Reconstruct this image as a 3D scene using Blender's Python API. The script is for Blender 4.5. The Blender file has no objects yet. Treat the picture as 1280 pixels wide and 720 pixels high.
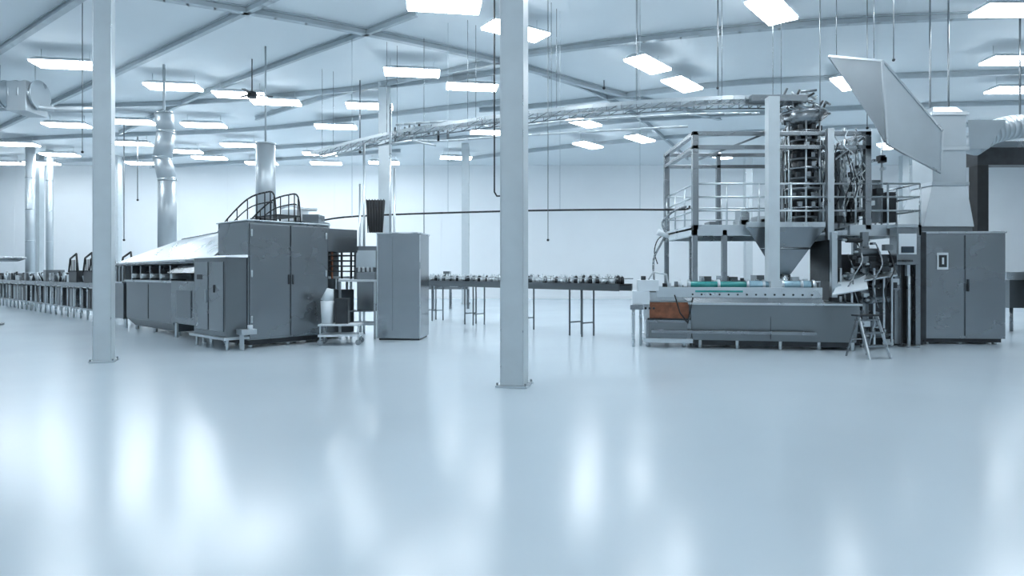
import bpy, math, random
from mathutils import Vector, Matrix
random.seed(7)
F=800.0; H=1.5; HZ=340.0
ZC=7.5
def P(px,py,d): return Vector(((px-640)*d/F, d, H+(HZ-py)*d/F))
def G(px,py):   # floor point
    d=F*H/(py-HZ); return Vector(((px-640)*d/F,d,0))
def C(px,py,z=7.2):
    d=F*(z-H)/(HZ-py); return Vector(((px-640)*d/F,d,z))
# ---------------- materials
MATS={}
def mat(name,col,metal=0.0,rough=0.5,var=0.05,scale=3.0,bump=0.0,stretch=(1,1,1),emit=None,spec=0.5,rvar=0.0,trans=0.0):
    m=bpy.data.materials.new(name); m.use_nodes=True
    nt=m.node_tree; b=nt.nodes['Principled BSDF']
    b.inputs['Metallic'].default_value=metal; b.inputs['Roughness'].default_value=rough
    b.inputs['Specular IOR Level'].default_value=spec
    b.inputs['Transmission Weight'].default_value=trans
    tc=nt.nodes.new('ShaderNodeTexCoord'); mp=nt.nodes.new('ShaderNodeMapping')
    mp.inputs['Scale'].default_value=stretch
    n=nt.nodes.new('ShaderNodeTexNoise'); n.inputs['Scale'].default_value=scale; n.inputs['Detail'].default_value=5
    nt.links.new(tc.outputs['Object'],mp.inputs['Vector']); nt.links.new(mp.outputs[0],n.inputs['Vector'])
    r=nt.nodes.new('ShaderNodeValToRGB')
    lo=[max(0,c*(1-var)) for c in col]; hi=[min(1,c*(1+var)) for c in col]
    r.color_ramp.elements[0].position=0.3; r.color_ramp.elements[1].position=0.7
    r.color_ramp.elements[0].color=(*lo,1); r.color_ramp.elements[1].color=(*hi,1)
    nt.links.new(n.outputs['Fac'],r.inputs['Fac']); nt.links.new(r.outputs['Color'],b.inputs['Base Color'])
    if rvar>0:
        mr=nt.nodes.new('ShaderNodeMapRange'); mr.inputs['To Min'].default_value=max(0.02,rough-rvar); mr.inputs['To Max'].default_value=rough+rvar
        nt.links.new(n.outputs['Fac'],mr.inputs['Value']); nt.links.new(mr.outputs[0],b.inputs['Roughness'])
    if bump>0:
        bp=nt.nodes.new('ShaderNodeBump'); bp.inputs['Strength'].default_value=bump; bp.inputs['Distance'].default_value=0.02
        nt.links.new(n.outputs['Fac'],bp.inputs['Height']); nt.links.new(bp.outputs[0],b.inputs['Normal'])
    if emit:
        b.inputs['Emission Color'].default_value=(*emit[0],1); b.inputs['Emission Strength'].default_value=emit[1]
    MATS[name]=m; return m
mat('floor_epoxy',(0.545,0.632,0.692),0,0.20,0.025,0.35,0.0,spec=0.5,rvar=0.02)
mat('wall_paint',(0.84,0.885,0.918),0,0.6,0.02,0.5)
mat('ceiling_paint',(0.72,0.785,0.825),0,0.6,0.03,0.3)
mat('beam_paint',(0.44,0.51,0.555),0.05,0.5,0.06)
mat('column_paint',(0.56,0.625,0.66),0.1,0.4,0.04)
mat('steel',(0.265,0.292,0.312),0.88,0.27,0.035,1.2,0.0,(1,1,1.5),rvar=0.03)
mat('steel_mid',(0.195,0.218,0.235),0.8,0.29,0.035,1.2,0.0,(1,1,1.5),rvar=0.03)
mat('steel_light',(0.55,0.60,0.63),0.85,0.28,0.04,2,0.0,(1,1,1),rvar=0.03)
mat('steel_polish',(0.31,0.34,0.365),0.96,0.17,0.05,1.5,0.03,(1,1,1.5),rvar=0.03)
mat('dark_steel',(0.04,0.045,0.05),0.5,0.4,0.2,6)
mat('black_rubber',(0.012,0.014,0.016),0,0.6,0.3,6)
mat('white_plastic',(0.66,0.72,0.76),0,0.35,0.03)
mat('copper_panel',(0.22,0.08,0.04),0.2,0.45,0.35,8)
mat('teal_glass',(0.045,0.30,0.29),0.1,0.15,0.2,6)
mat('blue_film',(0.30,0.47,0.56),0.2,0.15,0.2,6)
mat('screen_glass',(0.03,0.05,0.07),0,0.1,0.1)
mat('lamp_diffuser',(0.9,0.95,1),0,0.5,0.01,emit=((0.89,0.953,1.0),20.5))
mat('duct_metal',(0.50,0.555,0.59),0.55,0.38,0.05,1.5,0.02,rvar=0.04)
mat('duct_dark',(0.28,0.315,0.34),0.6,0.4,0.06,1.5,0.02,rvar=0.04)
# ---------------- mesh builder
class MB:
    def __init__(s): s.v=[];s.f=[];s.m=[];s.s=[];s.mats=[]
    def mi(s,n):
        if n not in s.mats: s.mats.append(n)
        return s.mats.index(n)
    def add(s,vs,fs,m,smooth=False):
        o=len(s.v); s.v+= [tuple(v) for v in vs]; k=s.mi(m)
        for i,f in enumerate(fs):
            s.f.append(tuple(o+j for j in f)); s.m.append(k)
            s.s.append(smooth if isinstance(smooth,bool) else smooth[i])
    def hexa(s,b4,t4,m):
        s.add(list(b4)+list(t4),[(3,2,1,0),(4,5,6,7),(0,1,5,4),(1,2,6,5),(2,3,7,6),(3,0,4,7)],m)
    def box(s,x0,x1,y0,y1,z0,z1,m):
        if x0>x1:x0,x1=x1,x0
        if y0>y1:y0,y1=y1,y0
        if z0>z1:z0,z1=z1,z0
        s.hexa([(x0,y0,z0),(x1,y0,z0),(x1,y1,z0),(x0,y1,z0)],[(x0,y0,z1),(x1,y0,z1),(x1,y1,z1),(x0,y1,z1)],m)
    def bp(s,px0,px1,py0,py1,d,dep,m):
        a=P(px0,py0,d); b=P(px1,py1,d); s.box(a.x,b.x,d,d+dep,b.z,a.z,m)
    def cyl(s,p0,p1,r,m,n=12,r2=None):
        p0=Vector(p0);p1=Vector(p1); r2=r if r2 is None else r2
        ax=(p1-p0)
        if ax.length<1e-6: return
        ax.normalize()
        t=Vector((0,0,1)) if abs(ax.z)<0.9 else Vector((1,0,0))
        a=ax.cross(t).normalized(); b=ax.cross(a)
        vs=[];fs=[];sm=[]
        for p,rr in ((p0,r),(p1,r2)):
            for i in range(n):
                th=2*math.pi*i/n; vs.append(p+a*math.cos(th)*rr+b*math.sin(th)*rr)
        for i in range(n):
            j=(i+1)%n; fs.append((i,i+n,j+n,j)); sm.append(True)
        fs.append(tuple(range(n))); fs.append(tuple(range(2*n-1,n-1,-1))); sm+=[False,False]
        s.add(vs,fs,m,sm)
    def tube(s,pts,r,m,n=8):
        for a,b in zip(pts[:-1],pts[1:]): s.cyl(a,b,r,m,n)
        for p in pts[1:-1]: s.ball(p,r,m)
    def ball(s,p,r,m,n=8,k=4):
        p=Vector(p); vs=[p+Vector((0,0,r))];fs=[]
        for i in range(1,k):
            ph=math.pi*i/k
            for j in range(n):
                th=2*math.pi*j/n; vs.append(p+Vector((r*math.sin(ph)*math.cos(th),r*math.sin(ph)*math.sin(th),r*math.cos(ph))))
        vs.append(p-Vector((0,0,r)))
        for j in range(n): fs.append((0,1+j,1+(j+1)%n))
        for i in range(k-2):
            for j in range(n):
                a=1+i*n+j;b=1+i*n+(j+1)%n; fs.append((a,a+n,b+n,b))
        L=len(vs)-1;o=1+(k-2)*n
        for j in range(n): fs.append((L,o+(j+1)%n,o+j))
        s.add(vs,fs,m,True)
    def beam(s,p0,p1,w,h,m):
        p0=Vector(p0);p1=Vector(p1);ax=(p1-p0).normalized()
        up=Vector((0,0,1)) if abs(ax.z)<0.95 else Vector((0,1,0))
        a=ax.cross(up).normalized()*(w/2); b=a.cross(ax).normalized()*(h/2)
        q=lambda p:[p-a-b,p+a-b,p+a+b,p-a+b]
        s.hexa(q(p0),q(p1),m)
    def quad(s,a,b,c,d,th,m):
        a,b,c,d=[Vector(q) for q in (a,b,c,d)]
        n=(b-a).cross(d-a).normalized()*th
        s.hexa([a,b,c,d],[a+n,b+n,c+n,d+n],m)
    def build(s,name,parent=None,loc=(0,0,0),rot=0,bevel=0):
        me=bpy.data.meshes.new(name); me.from_pydata(s.v,[],s.f)
        for n in s.mats: me.materials.append(MATS[n])
        me.polygons.foreach_set('material_index',s.m); me.polygons.foreach_set('use_smooth',s.s)
        me.update()
        import bmesh
        bm=bmesh.new(); bm.from_mesh(me); bmesh.ops.recalc_face_normals(bm,faces=bm.faces); bm.to_mesh(me); bm.free()
        o=bpy.data.objects.new(name,me); bpy.context.collection.objects.link(o)
        o.location=loc; o.rotation_euler[2]=rot
        if bevel:
            md=o.modifiers.new('bevel','BEVEL'); md.width=bevel; md.segments=2; md.limit_method='ANGLE'; md.angle_limit=math.radians(50)
        if parent: o.parent=parent
        return o
def empty(name,loc=(0,0,0),rot=0):
    e=bpy.data.objects.new(name,None); bpy.context.collection.objects.link(e); e.location=loc; e.rotation_euler[2]=rot; return e
def smooth(pts,k=8):
    out=[];n=len(pts)
    for i in range(n-1):
        a=pts[max(i-1,0)];b=pts[i];c=pts[i+1];d=pts[min(i+2,n-1)]
        for j in range(k):
            t=j/k
            out.append(0.5*((2*b)+(c-a)*t+(2*a-5*b+4*c-d)*t*t+(3*b-a-3*c+d)*t**3))
    out.append(pts[-1]); return out
# ---------------- room
XL,XR,Y0,Y1=-31,31,-7,36
ZT=ZC-.01
m=MB(); m.box(XL,XR,Y0,Y1,-0.2,0,'floor_epoxy'); m.build('floor')
m=MB(); m.box(XL,XR,Y0,Y1,ZC,ZC+0.2,'ceiling_paint'); m.build('ceiling')
def wall(name,x0,x1,y0,y1):
    m=MB(); m.box(x0,x1,y0,y1,-0.2,ZC+0.2,'wall_paint'); m.build(name)
wall('wall_back',XL,XR,Y1,Y1+0.2); wall('wall_front',XL,XR,Y0-0.2,Y0)
wall('wall_left',XL-0.2,XL,Y0-0.2,Y1+0.2); wall('wall_right',XR,XR+0.2,Y0-0.2,Y1+0.2)
m=MB(); m.box(XL,XR,Y1-0.06,Y1,0,0.18,'wall_paint'); m.build('baseboard_back')
m=MB()
for x in range(-28,31,6): m.box(x-.015,x+.015,Y1-0.015,Y1,0.18,ZC,'wall_paint')
m.build('trim_1')
# ---------------- ceiling beams
beams=[([(-60,104),(0,65),(100,0),(160,-40)],.15),
 ([(-60,190),(0,162),(115,108),(290,25),(360,-8)],.12),
 ([(150,168),(240,125),(370,75),(440,50),(520,20)],.10),
 ([(120,-14),(205,0),(420,36),(628,80),(760,116),(900,150)],.16),
 ([(640,72),(760,57),(900,42),(1060,30),(1300,20)],.15),
 ([(600,140),(700,132),(860,112),(1000,102),(1300,92)],.10),
 ([(450,186),(620,170),(760,155),(900,146),(1100,136),(1300,130)],.12),
 ([(560,203),(700,186),(860,172),(1100,160),(1300,158)],.12),
 ([(-40,140),(60,136),(200,132),(330,124),(520,106),(640,90)],.09),
 ([(-40,180),(100,172),(300,165),(480,146),(640,128)],.10),
 ([(-40,207),(150,200),(350,186),(560,172)],.12),
 ([(0,222),(100,215),(300,204),(500,190)],.12),
 ([(320,150),(420,120),(560,92),(640,75)],.08),
 ([(860,200),(800,150),(745,118),(680,95)],.08),
]
m=MB()
for pts,w in beams:
    q=smooth([C(x,y,7.35) for x,y in pts],6)
    for a,b in zip(q[:-1],q[1:]):
        e=(b-a).normalized()*0.02
        m.beam(a-e,b+e,w,0.03,'beam_paint')
        m.beam(a-e+Vector((0,0,.07)),b+e+Vector((0,0,.07)),w*.3,0.12,'beam_paint')
        m.beam(a-e+Vector((0,0,.13)),b+e+Vector((0,0,.13)),w,0.03,'beam_paint')
m.build('ceiling_beams')
# ---------------- lamps
lm=MB()
L,Wd=0.78,0.33
ZL=7.12
lm.hexa([(-L,-Wd,0),(L,-Wd,0),(L,Wd,0),(-L,Wd,0)],[(-L*.85,-Wd*.5,.12),(L*.85,-Wd*.5,.12),(L*.85,Wd*.5,.12),(-L*.85,Wd*.5,.12)],'white_plastic')
lm.hexa([(-L*.97,-Wd*.93,-.05),(L*.97,-Wd*.93,-.05),(L*.97,Wd*.93,-.05),(-L*.97,Wd*.93,-.05)],[(-L*.97,-Wd*.93,-.001),(L*.97,-Wd*.93,-.001),(L*.97,Wd*.93,-.001),(-L*.97,Wd*.93,-.001)],'lamp_diffuser')
for x in (-.6,.6): lm.cyl((x,0,.11),(x,0,ZT-ZL),.008,'column_paint',6)
lo=lm.build('ceiling_light'); lme=lo.data
first=[lo]
def lamp(p,ang):
    if first: o=first.pop()
    else:
        o=bpy.data.objects.new('ceiling_light',lme); bpy.context.collection.objects.link(o)
    o.location=(max(-29,min(29,p.x)),min(p.y,33),ZL); o.rotation_euler[2]=math.radians(ang)
lp=[(555,6),(645,38),(82,80),(217,108),(515,90),(590,108),(300,118),(345,127),(965,12),(810,80),(853,105),(1060,103),
(1268,12),(1270,75),(1270,112),(730,153),(735,181),(800,173),(612,165),(84,156),(165,152),(255,156),(22,180),(75,193),(165,179),
(230,189),(300,181),(420,158),(462,132),(12,205),(75,209),(190,207),(262,197),(330,205),(400,192),(415,208),(480,203),(570,197),
(150,-20),(400,-30),(800,-30),(1130,-60),(1240,165),(1000,190),(900,195),(1110,182),(1210,196),(1300,190),(1330,160),(1150,150),(1420,120),(1400,40),  # off-frame and right-rear lamps, added to brighten the dim rear of the hall
(-120,120),(-150,30),(-90,170)]  # more lamps added outside the left frame edge for extra light
for x,y in lp:
    lamp(C(x,y,ZL), 34 if 640<=x<=650 else (8 if x<690 else (50 if x<1200 else 0)))
for y in (-3.5,2,7.5):  # rows of fill lamps added above and behind the camera, out of view
    for x in (-22,-14,-6,2,10,18): lamp(Vector((x+y*.4,y,0)),10)
# ---------------- columns
def column(loc,w,rot,name='support_column'):
    m=MB(); h=w/2
    m.box(-h,h,-h,h,0.02,ZT,'column_paint')
    m.box(-h*1.35,h*1.35,-h*1.35,h*1.35,0,0.03,'steel_light')
    for sx in(-1,1):
        for sy in(-1,1): m.cyl((sx*h*1.2,sy*h*1.2,.03),(sx*h*1.2,sy*h*1.2,.06),.015,'steel',6)
    for sx in(-1,1):
        m.box(sx*h-.012*(sx>0),sx*h+.012*(sx<0),-h-.006,-h,.03,ZT,'steel_light')
    m.build(name,loc=loc,rot=math.radians(rot),bevel=.008)
column(G(643,482),.31,-13); column(G(130,452),.27,20)
p=C(481,104,7.5); column((p.x,p.y,0),.36,5)
column(((582-640)*30/F,30,0),.34,0)
for px in (48,146,1130,935):
    column(((px-640)*33/F,33,0),.34,0)
# ---------------- oven machine line (left)
rot=math.atan2(-.67,.74)
E=empty('industrial_oven_machine',(-5.16,12.5,0),rot)
CW=-1.35
m=MB()   # main cabinet
m.box(CW,0,0,1.78,.16,2.5,'steel'); m.box(CW+.05,-.05,.05,1.73,.06,.16,'dark_steel')
for x in(CW+.1,-.7,-.1):
    for y in(.1,.9,1.68): m.cyl((x,y,0),(x,y,.1),.04,'steel_light',8)
for y0,y1 in((.03,.87),(.9,1.75)):
    m.box(0,.03,y0,y1,.2,2.46,'steel')
m.box(.03,.055,.83,.86,1.25,1.45,'dark_steel'); m.box(.03,.055,.92,.95,1.25,1.45,'dark_steel')
for y in(.06,1.7):
    for z in(.5,1.4,2.2): m.cyl((.045,y,z),(.045,y,z+.14),.02,'steel_light',8)
m.box(CW-.03,.04,-.03,1.81,2.5,2.53,'steel_light')
m.build('cabinet',E,bevel=.012)
m=MB()   # front control box
m.box(-1.5,-.02,-.42,-.01,.25,1.78,'steel_mid')
m.hexa([(-1.55,-.47,1.78),(.02,-.47,1.78),(.02,0,1.78),(-1.55,0,1.78)],[(-1.5,-.42,1.82),(0,-.42,1.82),(0,0,1.84),(-1.5,0,1.84)],'steel_light')
m.box(-1.42,-.80,-.44,-.42,.35,1.7,'steel'); m.box(-.74,-.1,-.44,-.42,.35,1.7,'steel')
m.box(-1.3,-1.05,-.45,-.44,1.35,1.45,'dark_steel')
m.box(-.86,-.84,-.47,-.43,.9,1.15,'steel_light'); m.box(-.5,-.47,-.46,-.44,1.1,1.25,'dark_steel')
m.box(-1.55,.08,-.5,0,.2,.25,'steel_light')
for x in(-1.45,-.75,-.05):
    for y in(-.38,-.1): m.cyl((x,y,0),(x,y,.22),.03,'steel_light',8)
m.box(.05,.28,-.25,.05,.3,.40,'steel_light')
for i in range(4): m.cyl((.1+.05*i,-.2,0),(.1+.05*i,-.2,.35),.012,'steel_light',6)
m.cyl((.2,-.05,.40),(.2,-.05,.48),.05,'white_plastic')
m.build('control_box',E,bevel=.008)
m=MB()   # sloped hood
xh=CW-.02
V=[(-8,0,1.66),(xh,-.12,1.70),(xh,1.7,1.70),(-8,1.5,1.66),(-7.95,.0,1.75),(xh,-.12,1.80),(xh,.62,2.47),(-4.9,.62,2.33),(xh,1.5,2.47),(-5.2,1.4,2.33)]
m.add(V,[(0,1,5,4),(4,5,6),(4,6,7),(7,6,8,9),(4,7,9),(4,9,3),(0,4,3),(9,8,2,3),(1,2,8,6,5),(0,3,2,1)],'steel_light')
m.tube([(-8,-.01,1.68),(xh,-.13,1.74)],.03,'steel')
m.tube([(-4.9,.62,2.33),(xh,.62,2.47)],.02,'steel')
m.hexa([(-3.3,-.3,1.48),(-1.6,-.3,1.48),(-1.6,.3,1.48),(-3.3,.3,1.48)],[(-3.3,-.02,1.66),(-1.6,-.08,1.68),(-1.6,.3,1.68),(-3.3,.3,1.66)],'steel')
m.box(-3.0,CW-.02,.3,1.6,.2,1.66,'steel_mid')
m.build('hood',E)
m=MB()   # processing bodies
m.box(-6.7,-3.5,-.1,1.3,.3,1.25,'steel_mid'); m.box(-6.75,-3.45,-.15,1.35,1.25,1.3,'steel_light')
m.hexa([(-6.5,.05,.1),(-3.6,.05,.1),(-3.6,1.2,.1),(-6.5,1.2,.1)],[(-6.7,-.1,.3),(-3.5,-.1,.3),(-3.5,1.3,.3),(-6.7,1.3,.3)],'steel_mid')
m.box(-6.6,-3.6,.4,1.2,1.3,1.64,'steel_mid')
for i in range(5):
    x=-6.5+i*.66; m.box(x,x+.07,-.05,.3,1.3,1.66,'steel'); m.cyl((x+.3,-.12,1.4),(x+.3,.3,1.4),.06,'steel_light')
for x in(-5.1,): m.box(x,x+.01,-.11,-.1,.35,1.2,'dark_steel')
for x in(-6.5,-5.2,-3.7): 
    for y in(.1,1.1): m.cyl((x,y,0),(x,y,.2),.05,'steel_light',8)
m.box(-3.35,-1.65,-.2,.9,.35,1.3,'steel')
m.box(-3.0,-2.2,-.22,-.2,.5,1.1,'steel_mid')
for x in(-3.3,-1.8): m.cyl((x,-.1,0),(x,-.1,.4),.04,'steel_light',8)
m.box(-8.3,-6.95,-.1,1.0,.25,1.2,'steel_mid'); m.box(-8.25,-7,.1,.9,1.2,1.66,'dark_steel')
for i in range(5): m.box(-8.2+i*.27,-8.15+i*.27,-.08,.0,1.2,1.66,'steel_light')
m.box(-8.35,-6.9,-.15,1.05,1.2,1.24,'steel_light')
for x in(-8.2,-7.05): m.cyl((x,0,0),(x,0,.3),.04,'steel_light',8)
m.build('processing_units',E,bevel=.006)
m=MB()  # access stair with hand rails on top
def arc(y):
    pts=[(-3.3,y,2.40),(-2.7,y,2.74),(-1.7,y,3.12),(-.9,y,3.2),(-.5,y,3.12),(-.4,y,2.53)]
    return smooth([Vector(p) for p in pts],4)
for y in(.8,1.35):
    A=arc(y); m.tube(A,.018,'black_rubber',6)
    B=[p-Vector((0,0,.22)) for p in A[3:-5]]; m.tube(B,.014,'black_rubber',6)
    for p in A[2::2]: m.cyl(p,(p.x,p.y,max(2.3,p.z-.6)),.014,'black_rubber',6)
for i in range(9):
    t=i/8; x=-2.8+1.4*t; z=2.46+.24*t; m.box(x,x+.12,.8,1.35,z,z+.02,'dark_steel')
m.box(-1.35,-.4,.8,1.35,2.68,2.71,'dark_steel')
for x in(-1.2,-.5):
    for y in(.85,1.3): m.cyl((x,y,2.53),(x,y,2.7),.02,'dark_steel',6)
m.build('top_stair',E)
m=MB()  # outfeed racks right behind
m.box(-1.2,-.35,1.8,2.75,1.95,2.47,'steel'); m.box(-1.2,-1.1,2.0,2.75,.0,1.95,'steel_mid')
m.box(-1.2,-.4,1.85,2.7,1.35,1.4,'steel_light')
for z in(1.5,1.62,1.74,1.86): m.box(-1.2,-.36,1.85,2.7,z,z+.03,'black_rubber')
for y in(1.85,2.1,2.35,2.6): m.box(-.42,-.38,y,y+.04,1.35,1.95,'copper_panel' if y==2.1 else 'dark_steel')
m.box(-1.2,-.4,1.82,2.7,0.12,1.1,'steel_mid')
for y in(1.9,2.65):
    for x in(-1.1,-.45): m.cyl((x,y,0),(x,y,1.35),.03,'steel_light',8)
m.build('outfeed_rack',E,bevel=.005)
E2=empty('roller_conveyor_line',(-5.16,12.5,0),rot)
m=MB()
m.box(-27,-8.6,.1,.2,1.02,1.16,'steel'); m.box(-27,-8.6,.9,1.0,1.02,1.16,'steel')
m.box(-27,-8.6,.2,.9,1.1,1.13,'dark_steel')
m.box(-27,-8.6,.12,.18,.3,.36,'steel')
x=-26.9
while x<-8.6:
    for y in(.15,.95): m.cyl((x,y,0),(x,y,1.1),.03,'steel_light',6)
    x+=.75
m.build('frame',E2)
m=MB(); x=-26.8
while x<-8.8:
    k=random.random(); z=1.13
    if k<.5: m.box(x,x+.35,.25,.85,z,z+.12+random.random()*.35,random.choice(['steel','dark_steel','steel_mid','steel_light']))
    else:
        for i in range(3): m.cyl((x+.1*i,.3+.2*random.random(),z),(x+.1*i,.35,z+.2+.2*random.random()),.04,random.choice(['white_plastic','dark_steel','steel_light']),8)
    if random.random()<.75: m.box(x,x+.34,.15,.7,.30,.95,random.choice(['steel_mid','dark_steel','steel']))
    x+=.40
for x0 in(-13.5,-11.8,-10.2):
    m.box(x0,x0+.9,.2,.9,1.16,1.55,'dark_steel')
    for yy in(.2,.8): m.tube([(x0,yy,1.5),(x0+.2,yy,1.95),(x0+.9,yy,2.1),(x0+1.1,yy,1.5)],.03,'black_rubber',6)
    for i in range(5): m.cyl((x0+.2*i+.1,.2,1.5),(x0+.2*i+.1,.2,1.9),.015,'black_rubber',6)
m.build('equipment',E2)
# ---------------- polished steel cabinet
m=MB()
w=.98
m.box(0,w,0,.9,.04,2.34,'steel_polish'); m.box(.04,w-.04,.04,.86,0,.04,'dark_steel')
m.box(-.015,w+.015,-.015,.92,2.34,2.37,'steel_light')
m.box(0,.03,-.012,0,.06,2.32,'steel_light'); m.box(w-.03,w,-.012,0,.06,2.32,'steel_light')
m.box(w*.36,w*.365,-.004,0,.2,2.28,'steel_mid')
m.build('stainless_cabinet',loc=(-2.98,14.1,0),rot=math.radians(-4),bevel=.01)
m=MB() # work table left of it
m.box(-.85,0,0,.7,1.28,1.33,'white_plastic')
for x in(-.82,-.03):
    for y in(.04,.66): m.box(x-.025,x+.025,y-.025,y+.025,0,1.28,'steel_light')
m.box(-.82,-.03,.02,.06,.3,.35,'steel_light'); m.box(-.82,-.03,.64,.68,.3,.35,'steel_light')
m.box(-.80,-.05,.1,.6,.6,.63,'steel')
m.box(-.5,-.04,.3,.6,.63,1.28,'steel'); m.box(-.45,-.04,.1,.5,1.33,1.5,'steel')
m.box(-.62,-.06,.5,.66,1.33,2.1,'steel_mid'); m.box(-.56,-.1,.46,.5,1.6,2.0,'steel_light')
for i in range(4): m.cyl((-.45+i*.1,.3,1.5),(-.45+i*.1,.3,1.62),.03,'white_plastic',8)
m.build('work_table',loc=(-3.05,14.35,0),bevel=.004)
m=MB() # white cart with bins
m.box(-.42,.42,-.28,.28,.18,.22,'white_plastic')
m.box(-.42,.42,-.28,.28,.40,.43,'white_plastic')
for x in(-.38,.38):
    for y in(-.24,.24): m.cyl((x,y,.06),(x,y,.43),.018,'steel_light',6); m.cyl((x,y-.015,.06),(x,y+.015,.06),.06,'steel',10)
m.cyl((-.28,0,.43),(-.28,0,.9),.12,'white_plastic',16,.14); m.cyl((-.28,0,.9),(-.22,0,1.15),.14,'white_plastic',16,.07)
m.box(-.1,.15,-.1,.2,.43,.95,'dark_steel')
m.build('utility_cart',loc=(-3.55,13.3,0),rot=.1)
m=MB()
m.quad(P(457,250,15.2),P(481,250,15.2),P(478,290,15),P(461,290,15),.05,'black_rubber')
for i in range(7): m.cyl(P(458+i*3.6,249,15.15),P(460+i*3,291,14.95),.012,'dark_steel',6)
for px,t in((455,180),(488,130),(493,210),(450,230)): q=P(px,t,15.5); m.cyl(q,(q.x,15.5,0),.03,'steel_light')
m.tube([P(488,180,15.5),P(515,176,15.5),P(545,182,15.5)],.03,'steel_light'); 
m.build('pipe_riser')
m=MB()
m.bp(352,376,262,276,15.4,.6,'white_plastic'); m.bp(378,398,268,280,15.2,.5,'steel')
m.tube([P(350,260,15.5),P(365,256,15.5),P(380,262,15.5),P(396,262,15.5)],.04,'white_plastic')
m.bp(350,400,276,300,15.4,.8,'steel_mid')
for px in (355,395): m.cyl(P(px,300,15.8),(P(px,300,15.8).x,15.8,0),.04,'steel')
m.build('blower_unit')
# ---------------- ducts
def duct(name,pts,r,mt='duct_metal',rings=True,n=20,extra=None):
    m=MB(); pts=[Vector(p) for p in pts]; m.tube(pts,r,mt,n)
    for p in pts[1:-1]: m.ball(p,r*1.0,mt,n,10)
    if rings:
        for a,b in zip(pts[:-1],pts[1:]):
            L=(b-a).length; k=max(1,int(L/1.4)); u=(b-a).normalized()
            for i in range(k+1):
                q=a+u*(L*i/k); m.cyl(q-u*.02,q+u*.02,r*1.04,'steel_light',n)
    if extra: q=pts[-1]; m.cyl(q,(q.x,q.y,ZT),extra,'duct_metal',8)
    return m.build(name)
duct('exhaust_duct',[P(209,318,18.5),P(209,225,18.5),P(203,198,18.5),P(208,165,18.5),P(205,142,18.5)],.25,extra=.04)
duct('exhaust_duct',[P(332,290,17),P(332,180,17)],.25,extra=.025)
duct('exhaust_duct',[(P(38,0,30).x,30,0),(P(38,0,30).x,30,ZC-.1)],.2)
duct('exhaust_duct',[(P(62,0,31).x,31,0),(P(62,0,31).x,31,ZC-.1)],.15)
m=MB()
y=18.5
a=P(-20,118,y);b=P(22,118,y)
m.cyl(a,b,.38,'duct_metal',24); 
m.bp(8,32,101,138,y-.4,.85,'duct_metal')
m.cyl(P(32,119,y),P(50,119,y),.38,'steel_light',24,.34)
for q in(8,22,34,49): m.cyl(P(q,119,y),P(q+2,119,y),.42,'steel_light',24)
m.tube([P(45,134,y),P(70,137,y),P(118,137,y)],.09,'duct_metal',10)
for q in(0,44): m.cyl(P(q,105,y),(P(q,105,y).x,y,ZT),.02,'steel_light',6)
m.build('ventilation_duct',bevel=.01)
m=MB()
a=P(-8,322,18)
m.cyl((a.x-.2,18,1.88),(a.x-.2,18,1.93),.9,'steel_light',28); m.cyl((a.x-.2,18,1.80),(a.x-.2,18,1.88),.7,'steel',28,.9)
m.cyl((a.x-.2,18,0),(a.x-.2,18,1.8),.08,'steel',12); m.cyl((a.x-.2,18,0),(a.x-.2,18,.05),.4,'steel',20)
m.build('rotary_table')
# ---------------- overhead tray
path=smooth([P(395,189,19.5),P(490,166,16.8),P(625,149,15.0),P(760,136,13.95),P(900,127,13.4),P(985,127,13.4)],8)
zc=5.1; path=[Vector((q.x,q.y,zc)) for q in path]
m=MB()
for i,(a,b) in enumerate(zip(path[:-1],path[1:])):
    u=(b-a).normalized(); s_=u.cross(Vector((0,0,1)))*.18
    for sg in(-1,1):
        m.beam(a+s_*sg,b+s_*sg,.02,.08,'steel_light'); m.beam(a+s_*sg-Vector((0,0,.14)),b+s_*sg-Vector((0,0,.14)),.015,.025,'steel')
        m.beam(a+s_*sg-Vector((0,0,.14)),a+s_*sg,.015,.015,'steel')
        m.beam(a+s_*sg-Vector((0,0,.14)),b+s_*sg,.015,.015,'steel')
    for k in range(2):
        q=a.lerp(b,k/2); m.beam(q-s_,q+s_,.03,.02,'steel_light')
    for o_ in(-.5,0,.5): m.cyl(a+s_*o_,b+s_*o_,.025,'white_plastic',6)
    if i%6==2:
        for sg in(-1,1): m.cyl(a+s_*sg,(a.x+s_.x*sg,a.y+s_.y*sg,ZT),.007,'steel',6)
m.build('overhead_cable_tray')
m=MB()
pp=smooth([P(395,277,16),P(450,270,16),P(630,264,15),P(760,262,14.3),P(850,262,13.8),P(862,258,13.4)],5)
m.tube(pp,.022,'dark_steel',8)
for px,py,d in((440,271,16),(560,267,15.4),(700,263,14.7),(800,262,14.1)):
    q=P(px,py,d); m.cyl(q,(q.x,q.y,ZT),.006,'beam_paint',6)
m.build('utility_pipe')
m=MB()
m.tube(smooth([P(495,156,16.5),P(570,152,16.2),P(625,160,16),P(700,152,15.5),P(860,143,14.5),P(950,142,14)],5),.03,'duct_metal',8)
m.tube(smooth([P(400,198,18.5),P(495,178,17.5),P(560,176,17.3),P(640,170,17),P(860,158,15.5)],5),.03,'duct_metal',8)
for px,py,d in((530,154,16.4),(700,152,15.5),(800,148,14.9)):
    q=P(px,py,d); m.cyl(q,(q.x,q.y,ZT),.008,'steel',6)
for k in range(14):
    px=488+k*6; q=P(px,158+random.uniform(-3,3),16.4); m.cyl(q,q-Vector((0,0,random.uniform(.1,.4))),.03,random.choice(['steel','steel_light','dark_steel']),8)
m.build('utility_pipe')
m=MB()
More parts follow.
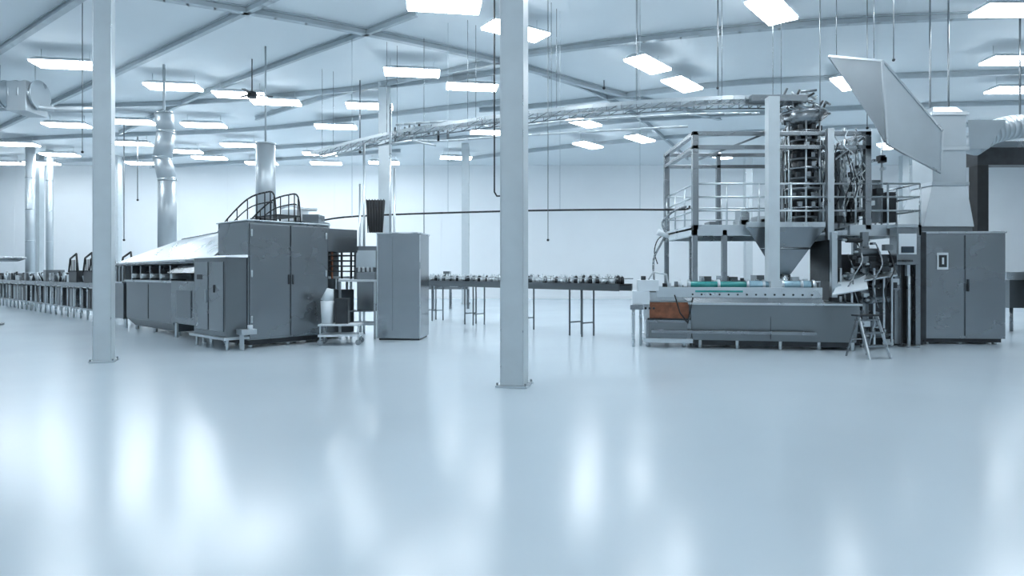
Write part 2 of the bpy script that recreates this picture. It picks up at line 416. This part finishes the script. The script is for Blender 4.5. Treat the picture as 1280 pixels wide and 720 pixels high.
for px,bot,d in((103,190,14),(685,300,14),(897,110,13),(1025,150,12.9),(1084,160,13),(1117,75,12.2),(155,300,26),(450,190,20),(530,300,28),(172,250,28),(755,110,20)):
    q=P(px,bot,d); m.cyl(q,(q.x,q.y,ZT),.009 if d<20 else .02,'steel_mid',6)
    m.ball(q,.03 if d<20 else .05,'dark_steel')
q=P(618,243,12.5)
m.tube([(q.x,12.5,ZT),P(618,240,12.5),P(621,245,12.5),P(629,245,12.5)],.015,'dark_steel',8)
m.build('hanging_cables')
m=MB()
q=P(315,118,18)
m.cyl((q.x,q.y,ZT),q,.015,'dark_steel'); m.cyl(q-Vector((0,0,.1)),q+Vector((0,0,.06)),.13,'dark_steel',12)
for k in range(3):
    t=k*2.094+.5; m.beam(q,q+Vector((math.cos(t)*.55,math.sin(t)*.55,0)),.10,.02,'dark_steel')
m.build('ceiling_fan')
# ---------------- middle bottle conveyor
A=Vector((-2.75,20.3,0));B=Vector((2.5,14.1,0)); u=(B-A).normalized()
Lc=(B-A).length; E3=empty('bottle_conveyor',A,math.atan2(u.y,u.x))
m=MB()
for y in(-.22,.22): m.box(0,Lc,y-.02,y+.02,1.08,1.24,'steel_mid')
m.box(0,Lc,-.2,.2,1.2,1.23,'dark_steel')
for y in(-.26,.26): m.box(0,Lc,y-.01,y+.01,1.34,1.36,'steel_light')
x=.3; i=0
while x<Lc:
    for y in(-.2,.2): m.box(x-.015,x+.015,y-.015,y+.015,0,1.1,'steel_mid')
    m.box(x-.015,x+.015,-.2,.2,.3,.33,'steel'); m.box(x-.02,x+.02,-.27,.27,1.24,1.27,'steel')
    i+=1; x+= .4 if i%2 else 1.7
m.build('frame',E3)
m=MB(); x=.05
while x<Lc-.05:
    for y in(-.1,.08):
        c=random.choice(['white_plastic','white_plastic','steel_light','dark_steel','steel'])
        yy=y+random.uniform(-.03,.03); h=random.uniform(.10,.16)
        m.cyl((x,yy,1.23),(x,yy,1.23+h),.045,c,8); m.cyl((x,yy,1.23+h),(x,yy,1.27+h),.045,c,8,.018); m.cyl((x,yy,1.27+h),(x,yy,1.30+h),.02,'white_plastic',8)
    x+=.115
m.build('bottles',E3)
# ---------------- packaging machine (right)
E4=empty('packaging_machine')
th=math.radians(-10)
def part(m,name,bevel=0,par=E4): return m.build(name,par,bevel=bevel)
org=Vector((2.62,12.75,0))
def lbuild(m,name,bevel=0): return m.build(name,E4,loc=org,rot=th,bevel=bevel)
m=MB()
m.hexa([(.95,.05,.16),(3.95,.05,.16),(3.95,1.5,.16),(.95,1.5,.16)],[(.9,0,.86),(4.0,0,.86),(4.0,1.55,.86),(.9,1.55,.86)],'steel_mid')
m.box(.86,4.03,-.05,1.6,.86,.90,'steel_light'); m.box(1.0,3.9,.1,1.4,.06,.16,'dark_steel')
m.box(.15,3.2,-.12,.0,.30,.36,'steel'); 
for x in(1.1,1.8,2.6,3.3,3.9): m.cyl((x,.12,0),(x,.12,.16),.04,'steel_light',8); m.cyl((x,1.3,0),(x,1.3,.16),.04,'steel_light',8)
m.box(.05,.93,.05,1.4,.16,.55,'steel'); m.box(.0,.95,0,1.45,.10,.18,'steel_light')
m.box(.1,.85,.02,.05,.2,.5,'steel_mid')
for x in(.1,.8): m.cyl((x,.2,0),(x,.2,.1),.04,'steel_light',8)
m.box(2.4,2.41,.015,.03,.2,.84,'dark_steel')
lbuild(m,'base_tank',.012)
m=MB()
m.box(.02,.92,.1,1.3,.55,1.1,'white_plastic')
m.box(.12,.88,.04,.1,.58,.9,'copper_panel'); m.box(.16,.5,.03,.045,.62,.86,'copper_panel'); m.box(.08,.92,.03,.1,.55,.58,'dark_steel'); m.box(.08,.92,.03,.1,.9,.93,'steel')
m.box(-.22,.12,.0,.6,.85,1.12,'white_plastic'); m.box(-.12,.3,.0,.9,1.12,1.34,'white_plastic')
m.box(-.26,.0,-.05,.05,.75,.84,'steel')
for i in range(6): m.cyl((-.2+.08*i,-.03,.78),(-.2+.08*i,.02,.78),.025,'dark_steel',8)
m.cyl((-.2,.1,0),(-.2,.1,.85),.03,'steel_light'); m.cyl((-.05,.4,0),(-.05,.4,.85),.03,'steel_light')
m.cyl((0,.1,1.34),(0,.1,1.42),.05,'dark_steel'); m.tube([(.1,.2,1.34),(.2,.15,1.5),(.45,.1,1.45),(.5,.1,1.15)],.018,'steel_light')
lbuild(m,'infeed_head',.012)
m=MB()
m.box(.3,3.3,.1,1.0,1.08,1.16,'steel'); m.box(.25,3.35,.05,.12,1.0,1.2,'steel_light'); m.box(.25,3.35,.98,1.04,1.0,1.2,'steel_light')
m.hexa([(.9,.05,.9),(3.4,.05,.9),(3.4,1.2,.9),(.9,1.2,.9)],[(.6,.1,1.08),(3.3,.1,1.08),(3.3,1.0,1.08),(.6,1.0,1.08)],'steel')
m.cyl((.9,.3,1.24),(2.0,.3,1.24),.075,'teal_glass',16); m.cyl((2.0,.3,1.24),(3.2,.3,1.24),.09,'blue_film',16)
m.box(1.0,1.9,.04,.05,1.1,1.14,'teal_glass')
for x in(.7,.88,1.45,2.0,2.3,2.65,3.0,3.22): m.cyl((x,.3,1.24),(x+.05,.3,1.24),.11,'steel_light',16); m.box(x,x+.05,.2,.4,1.14,1.24,'steel')
for i in range(22):
    x=.4+i*.13; y=random.uniform(.5,.95); m.box(x,x+random.uniform(.04,.1),y,y+.1,1.16,1.22+random.random()*.16,random.choice(['steel_light','dark_steel','white_plastic','steel']))
for i in range(14): 
    x=.95+i*.17; m.cyl((x,.02,1.06),(x,.05,1.06),.02,'dark_steel',8)
m.tube([(.6,-.02,1.05),(.7,-.08,.7),(.85,-.06,.5),(.95,-.03,1.0)],.015,'black_rubber',6)
lbuild(m,'sealing_bed',.005)
m=MB()
d0=12.2
m.bp(1036,1052,300,352,d0+.4,.8,'dark_steel'); m.bp(1052,1128,318,434,d0+.9,.9,'dark_steel')
m.bp(1078,1086,290,438,d0+.5,.1,'steel'); m.bp(1118,1126,290,430,d0+.8,.1,'steel'); m.bp(1040,1047,290,372,d0+.2,.1,'steel_light')
for k in range(9):
    py=300+k*15; px=1058+ (k%3)*14
    a=P(px,py,d0+.35); r_=.05+.03*(k%2)
    m.cyl(a,a+Vector((.5,.25,0)),r_,random.choice(['steel','steel','dark_steel','steel_mid']),14)
    m.cyl(a-Vector((.08,.03,0)),a+Vector((.6,.28,0)),.025,'steel_light',8)
for k in range(44):
    px=random.uniform(1036,1120);py=random.uniform(300,425);s_=random.uniform(3,8)
    m.bp(px,px+s_*1.4,py,py+s_,d0+random.uniform(.2,.8),.12,random.choice(['steel','steel_light','dark_steel','dark_steel','steel_mid']))
for px in(1050,1064,1092,1104,1114): m.bp(px,px+2.5,335,432,d0+.35,.03,'steel_light')
m.quad(P(1040,370,d0),P(1085,362,d0),P(1082,345,d0+.5),P(1050,350,d0+.5),.03,'white_plastic')
m.quad(P(1080,352,d0+.2),P(1122,345,d0+.2),P(1118,335,d0+.6),P(1088,340,d0+.6),.03,'steel_light')
for px,t in((1060,318),(1070,300),(1095,305),(1110,312)): m.tube(smooth([P(px,t,d0+.6),P(px+8,t+25,d0+.2),P(px-4,t+50,d0+.2),P(px+3,t+80,d0+.4)],4),.015,random.choice(['black_rubber','steel']),6)
for px in(1056,1076,1100,1124):
    q=P(px,400,d0+1.0); m.cyl(q,(q.x,q.y,0),.04,'steel',8)
part(m,'roller_unit',.004)
m=MB()
T=[P(933,281,12.8),P(1032,281,12.8),P(1022,281,14.2),P(945,281,14.2)]
Bt=[P(970,345,13.0),P(988,345,13.0),P(988,345,13.3),P(970,345,13.3)]
for t in T: t.z=2.40
for t in Bt: t.z=1.45
m.hexa(Bt,T,'steel')
m.hexa([t for t in T],[Vector((t.x,t.y,2.50)) for t in T],'steel_light')
m.cyl((Bt[0]+Bt[2])/2,(Bt[0]+Bt[2])/2-Vector((0,0,.35)),.14,'steel_light',16)
m.tube([T[0].lerp(Bt[0],.45)-Vector((0,.02,0)),T[1].lerp(Bt[1],.45)-Vector((0,.02,0))],.02,'steel',6)
part(m,'hopper')
m=MB()
c=P(1003,0,13.4); cx,cy=c.x,13.4
m.cyl((cx,cy,2.5),(cx,cy,4.5),.20,'dark_steel',16)
for k,z in enumerate([2.62,2.8,3.0,3.2,3.42,3.62,3.82,4.02,4.2,4.38]):
    r_=.36 if k%2 else .28
    m.cyl((cx,cy,z),(cx,cy,z+.04),r_,'steel' if k%2 else 'steel_mid',18)
    for j in range(8):
        t=j*math.pi/4+k*.2; px_,py_=cx+math.cos(t)*r_*.9,cy+math.sin(t)*r_*.9
        m.box(px_-.04,px_+.04,py_-.04,py_+.04,z+.04,z+.14,random.choice(['dark_steel','dark_steel','steel']))
for j in range(6):
    t=j*math.pi/3+.3; m.cyl((cx+math.cos(t)*.34,cy+math.sin(t)*.34,2.5),(cx+math.cos(t)*.34,cy+math.sin(t)*.34,4.6),.02,'steel_light',6)
m.cyl((cx,cy,4.5),(cx,cy,4.75),.2,'steel',20,.5); m.cyl((cx,cy,4.75),(cx,cy,4.80),.5,'steel',20)
for j in range(46):
    t=random.random()*6.28; r_=random.uniform(.1,.6); z=random.uniform(4.75,5.2)
    m.cyl((cx+math.cos(t)*r_,cy+math.sin(t)*r_*.6,z),(cx+math.cos(t+.6)*r_*1.2,cy+math.sin(t+.6)*r_*.6,z+random.uniform(-.2,.2)),.025,random.choice(['steel_light','dark_steel','steel_mid','steel']),6)
part(m,'weigher_tower')
m=MB()
for k in range(34):
    px=random.uniform(1034,1082); t=random.uniform(160,215); ln=random.uniform(25,90); d=13.2+random.uniform(-.3,.5)
    pts=[P(px,t,d),P(px+random.uniform(-10,10),t+ln*.4,d),P(px+random.uniform(-9,9),t+ln*.7,d),P(px+random.uniform(-5,5),min(276,t+ln),d)]
    m.tube(smooth(pts,3),.012,random.choice(['white_plastic','steel_light','dark_steel','steel']),5)
for k in range(26):
    px=random.uniform(1036,1105); py=random.uniform(170,272); s_=random.uniform(3,9); m.bp(px,px+s_,py,py+s_,13.3,.15,random.choice(['white_plastic','steel','dark_steel']))
for px in(1040,1056,1070,1088,1102): m.cyl(P(px,160,13.6),P(px,282,13.6),.02,'steel_light',6)
for px,t in((1046,200),(1062,215),(1090,225),(1108,240)): m.bp(px,px+12,t,278,13.7,.3,random.choice(['steel_mid','dark_steel']))
# rear drive cabinet and hoses of the tower, standing on the deck
m.bp(980,1034,175,280,14.0,.25,'steel_mid'); m.bp(984,1006,185,215,13.96,.04,'dark_steel'); m.bp(1010,1030,190,240,13.96,.04,'steel')
for k in range(10):
    px=978+k*6; m.tube(smooth([P(px,150+random.uniform(0,14),13.9),P(px+random.uniform(-6,6),200,13.85),P(px+random.uniform(-6,6),278,13.9)],3),.014,random.choice(['steel_light','dark_steel','steel']),5)
part(m,'cable_harness')
E5=empty('steel_platform')
m=MB()
y0,y1=13.0,15.4
zd=2.36; xl=P(866,0,13).x; xr=P(1152,0,13).x
def frm(x0,x1,ya,yb,z0,z1,mt='steel'): m.box(x0,x1,ya,yb,z0,z1,mt)
hx0=P(945,0,13.6).x; hx1=P(1035,0,13.6).x
frm(xl,hx0-.1,y0+.1,y1,zd,zd+.05); frm(hx1+.1,xr,y0+.1,y1,zd,zd+.05); frm(hx0-.1,hx1+.1,14.3,y1,zd,zd+.05)
for y in(y0,y1): frm(xl,hx0-.3 if y==y0 else xr,y,y+.1,zd-.12,zd+.1,'steel_light')
frm(hx1+.15,xr,y0,y0+.1,zd-.12,zd+.1,'steel_light')
for x in(xl,xr-.1): frm(x,x+.1,y0,y1,zd-.12,zd+.1,'steel_light')
for x in(xl,P(903,0,13).x,xr-.12):
    for y in(y0,y1-.02): frm(x,x+.1,y,y+.1,0,zd,'steel')
part(m,'deck',.006,E5)
m=MB()
xt=P(1082,0,13).x
zt=4.33
for x in(xl,xt):
    for y in(y0+.0,y1): m.box(x,x+.12,y,y+.12,zd,zt,'steel')
for z in(zt-.28,zt):
    for y in(y0,y1): m.box(xl,xt+.12,y,y+.1,z-.05,z+.03,'steel')
    for x in(xl,xt): m.box(x,x+.1,y0,y1,z-.05,z+.03,'steel')
xx=(xl+xt)/2-.5
m.box(xx,xx+.1,y1,y1+.1,zd,zt,'steel')
m.bp(961,975,120,352,12.45,.2,'column_paint'); m.bp(1035,1043,160,300,12.8,.12,'steel_light')
q=P(968,352,12.55); m.box(q.x-.11,q.x+.11,12.45,12.65,1.16,q.z+.02,'column_paint')
m.box(q.x-.05,q.x+.05,12.6,13.1,zt-.05,zt+.03,'steel')
m.beam(P(872,200,13.1),P(962,165,13.1),.04,.04,'steel'); m.beam(P(1043,200,13.1),P(1082,170,13.1),.04,.04,'steel')
m.bp(940,1010,118,126,13.0,.4,'steel')
part(m,'tower_frame',.006,E5)
m=MB()
def rail(x0,x1,y,zs=(2.75,3.03,3.3)):
    for z in zs: m.cyl((x0,y,z),(x1,y,z),.02,'steel_light',8)
    k=max(1,int((x1-x0)/.62))
    for i in range(k+1):
        x=x0+(x1-x0)*i/k; m.cyl((x,y,zd),(x,y,zs[-1]),.02,'steel_light',8)
rail(xl+.05,xr,y0+.05); rail(xl+.05,xr,y1)
for x in(xl+.05,xr-.03):
    for z in(2.75,3.03,3.3): m.cyl((x,y0+.05,z),(x,y1,z),.02,'steel_light',8)
    for y in(13.8,14.6): m.cyl((x,y,zd),(x,y,3.3),.02,'steel_light',8)
part(m,'railings',0,E5)
m=MB()
for k in range(12):
    x=random.uniform(xl+.3,xr-.6); z=zd+.05; w_=random.uniform(.15,.4)
    m.box(x,x+w_,14.6,15.0,z,z+random.uniform(.2,.9),random.choice(['steel','white_plastic','steel_light','steel_mid']))
part(m,'rear_equipment',.005,E5)
# ---------------- chute and stack
m=MB()
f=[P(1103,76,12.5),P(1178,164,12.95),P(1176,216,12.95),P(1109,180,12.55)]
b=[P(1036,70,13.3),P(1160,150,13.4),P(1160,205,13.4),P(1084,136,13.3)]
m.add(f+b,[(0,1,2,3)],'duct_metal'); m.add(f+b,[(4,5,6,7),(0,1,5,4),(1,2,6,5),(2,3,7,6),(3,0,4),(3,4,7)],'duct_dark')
for i in range(4): m.beam(f[i],f[(i+1)%4],.04,.04,'steel_light')
m.beam(f[0],b[0],.04,.04,'steel_light'); m.beam(f[3],b[3],.04,.04,'steel'); m.beam(b[0],b[3],.04,.04,'steel')
for s_ in(.15,.85):
    q=f[0].lerp(b[0],s_); m.tube([q,(q.x,q.y,ZT)],.008,'steel',6)
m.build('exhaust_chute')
m=MB()
yd=13.6
xa=P(1166,0,yd).x; xb=P(1208,0,yd).x
za=P(0,265,yd).z; zb=P(0,142,yd).z
m.box(xa,xb,yd,yd+.7,za,zb,'duct_metal')
m.hexa([(xa-.3,yd-.15,za-.32),(xb+.06,yd-.15,za-.32),(xb+.06,yd+.85,za-.32),(xa-.3,yd+.85,za-.32)],[(xa,yd,za+.6),(xb,yd,za+.6),(xb,yd+.7,za+.6),(xa,yd+.7,za+.6)],'duct_metal')
for z in(za+.6,(za+zb)/2+.3,zb): m.box(xa-.04,xb+.04,yd-.04,yd+.74,z-.04,z+.04,'steel_light')
xm=(xa+xb)/2
m.hexa([(xa,yd,zb),(xb,yd,zb),(xb,yd+.7,zb),(xa,yd+.7,zb)],[(xm-.25,yd+.15,zb+.18),(xm+.25,yd+.15,zb+.18),(xm+.25,yd+.5,zb+.18),(xm-.25,yd+.5,zb+.18)],'duct_metal')
for s_ in(-.2,.2): m.cyl((xm+s_,yd+.33,zb+.1),(xm+s_,yd+.33,ZT),.018,'steel',8)
m.box(xa-.3,xb+.06,yd-.1,yd+.8,2.34,za-.3,'steel_mid')
m.build('exhaust_stack',bevel=.008)
m=MB()
q=[P(1214,182,14.6),P(1240,166,14.6),P(1275,158,14.6),P(1340,156,14.6)]
m.tube(smooth(q,5),.27,'duct_metal',20)
m.hexa([P(1212,186,14.3),P(1236,186,14.3),P(1236,186,14.9),P(1212,186,14.9)],[P(1210,150,14.2),P(1258,150,14.2),P(1258,150,15.0),P(1210,150,15.0)],'duct_metal')
m.cyl(P(1275,150,14.6),(P(1275,150,14.6).x,14.6,ZT),.02,'steel',6)
m.build('ventilation_duct')
m=MB()
m.bp(1222,1310,184,206,15.4,.4,'dark_steel'); m.bp(1222,1236,206,290,15.4,.3,'black_rubber'); m.bp(1240,1310,176,184,15.4,.5,'steel')
q=P(1229,290,15.4); m.box(q.x-.12,q.x+.12,15.4,15.7,0,q.z,'dark_steel'); q=P(1306,206,15.4); m.box(q.x-.1,q.x+.1,15.4,15.7,0,q.z,'dark_steel')
m.build('steel_gantry',bevel=.01)
# ---------------- electrical cabinet
m=MB()
m.box(0,1.62,0,1.1,.12,2.3,'steel'); m.box(.05,1.57,.05,1.05,.04,.12,'dark_steel')
m.box(-.02,1.64,-.02,1.12,2.3,2.34,'steel_light')
m.box(.03,.78,-.03,0,.18,2.26,'steel'); m.box(.82,1.59,-.03,0,.18,2.26,'steel')
m.box(.25,.47,-.045,-.03,1.55,1.9,'white_plastic'); m.box(.28,.44,-.05,-.045,1.6,1.85,'dark_steel'); m.box(.34,.38,-.056,-.05,1.66,1.8,'white_plastic')
m.box(.84,.87,-.07,-.03,1.1,1.35,'dark_steel')
for x in(.15,.8,1.5): m.cyl((x,.15,0),(x,.15,.06),.05,'steel_light',8); m.cyl((x,.95,0),(x,.95,.06),.05,'steel_light',8)
m.build('electrical_cabinet',loc=(8.55,13.3,0),rot=math.radians(-4),bevel=.012)
m=MB()
m.bp(1140,1158,290,425,13.1,.7,'dark_steel')
m.bp(1121,1149,284,331,12.7,.25,'steel'); m.bp(1124,1146,292,318,12.68,.03,'white_plastic'); m.bp(1127,1143,308,316,12.66,.02,'screen_glass')
m.bp(1122,1148,280,284,12.65,.35,'steel_light'); m.bp(1134,1138,331,345,12.8,.08,'steel_light')
q=P(1136,345,12.84); m.cyl(q,(q.x,q.y,0),.035,'steel_light',8); m.cyl((q.x,q.y,0),(q.x,q.y,.03),.2,'steel',16)
for k in range(4): m.cyl(P(1128+4*k,326,12.68),P(1128+4*k,326,12.6),.02,'dark_steel',8)
q=P(1149,425,13.1); m.box(q.x-.1,q.x+.1,13.15,13.75,0,.3,'dark_steel')
m.build('operator_panel',bevel=.006)
m=MB()
m.bp(1262,1300,348,385,15.9,.8,'steel_mid'); m.bp(1258,1300,340,350,15.8,1,'steel_light')
for px in(1264,1290): q=P(px,380,16.2); m.cyl(q,(q.x,q.y,0),.04,'steel',8)
m.build('side_conveyor')
m=MB() # step ladder
q=G(1088,447)
for sx in(-.2,.2):
    m.beam((sx*1.15,-.2,0),(sx,.05,.72),.03,.04,'steel_light'); m.beam((sx*1.15,.3,0),(sx,.08,.72),.025,.025,'steel')
for k,z in enumerate((.2,.42,.64)):
    y=-.2+.25*z/.72; m.box(-.21,.21,y-.02,y+.12,z,z+.03,'steel')
m.box(-.22,.22,.0,.2,.72,.75,'dark_steel'); m.cyl((-.2,.25,.3),(.2,.25,.3),.012,'steel',6)
m.build('step_ladder',loc=(q.x,q.y,0),rot=.3)
m=MB()
d=13.0
bpt=P(818,352,d); m.cyl((bpt.x,d,1.28),(bpt.x,d,1.32),.06,'steel',12)
m.tube(smooth([Vector((bpt.x,d,1.3)),P(817,325,d),P(826,305,d),P(832,292,d),P(828,278,d),P(842,264,d),P(858,258,d)],5),.022,'steel',8)
m.cyl(P(822,290,d),P(836,296,d),.07,'white_plastic',12,.04); m.ball(P(833,300,d),.05,'steel')
m.tube(smooth([P(832,292,d),P(822,300,d),P(818,315,d),P(822,330,d)],4),.012,'dark_steel',6)
m.build('swing_arm_lamp')
m=MB()
for k in range(14):
    px=880+k*11; d=19; a=P(px,352+random.uniform(-8,6),d); m.box(a.x,a.x+.22,d,d+.5,0.9,a.z,random.choice(['steel','steel_light','steel_mid','white_plastic']))
a=P(875,0,19);b=P(1035,0,19); m.box(a.x,b.x,18.9,19.6,.8,.9,'steel')
for k in range(6): x=a.x+k*(b.x-a.x)/5; m.box(x-.04,x+.04,19,19.08,0,.8,'steel'); m.box(x-.04,x+.04,19.4,19.48,0,.8,'steel')
m.build('storage_rack')
m=MB()
for k in range(9):
    px=500+k*9; d=26; a=P(px,345+random.uniform(-6,8),d); m.box(a.x,a.x+.26,d,d+.6,.9,a.z,random.choice(['steel','steel_light','steel_mid']))
a=P(497,0,26);b=P(585,0,26); m.box(a.x,b.x,25.9,26.7,.8,.9,'steel')
for k in range(5): x=a.x+k*(b.x-a.x)/4; m.box(x-.05,x+.05,26,26.1,0,.8,'steel'); 
m.build('storage_rack')
# ---------------- world, camera
w=bpy.data.worlds.new('World'); bpy.context.scene.world=w; w.use_nodes=True
w.node_tree.nodes['Background'].inputs[0].default_value=(.8,.9,1,1); w.node_tree.nodes['Background'].inputs[1].default_value=.5
cam=bpy.data.cameras.new('Camera'); co=bpy.data.objects.new('Camera',cam); bpy.context.collection.objects.link(co)
co.location=(0,0,H); co.rotation_euler=(math.pi/2,0,0); cam.sensor_width=36; cam.lens=F/1280*36; cam.shift_y=-20/1280
cam.clip_end=200
sc=bpy.context.scene; sc.camera=co
sc.view_settings.view_transform='Standard'; sc.view_settings.look='None'; sc.view_settings.exposure=0.14
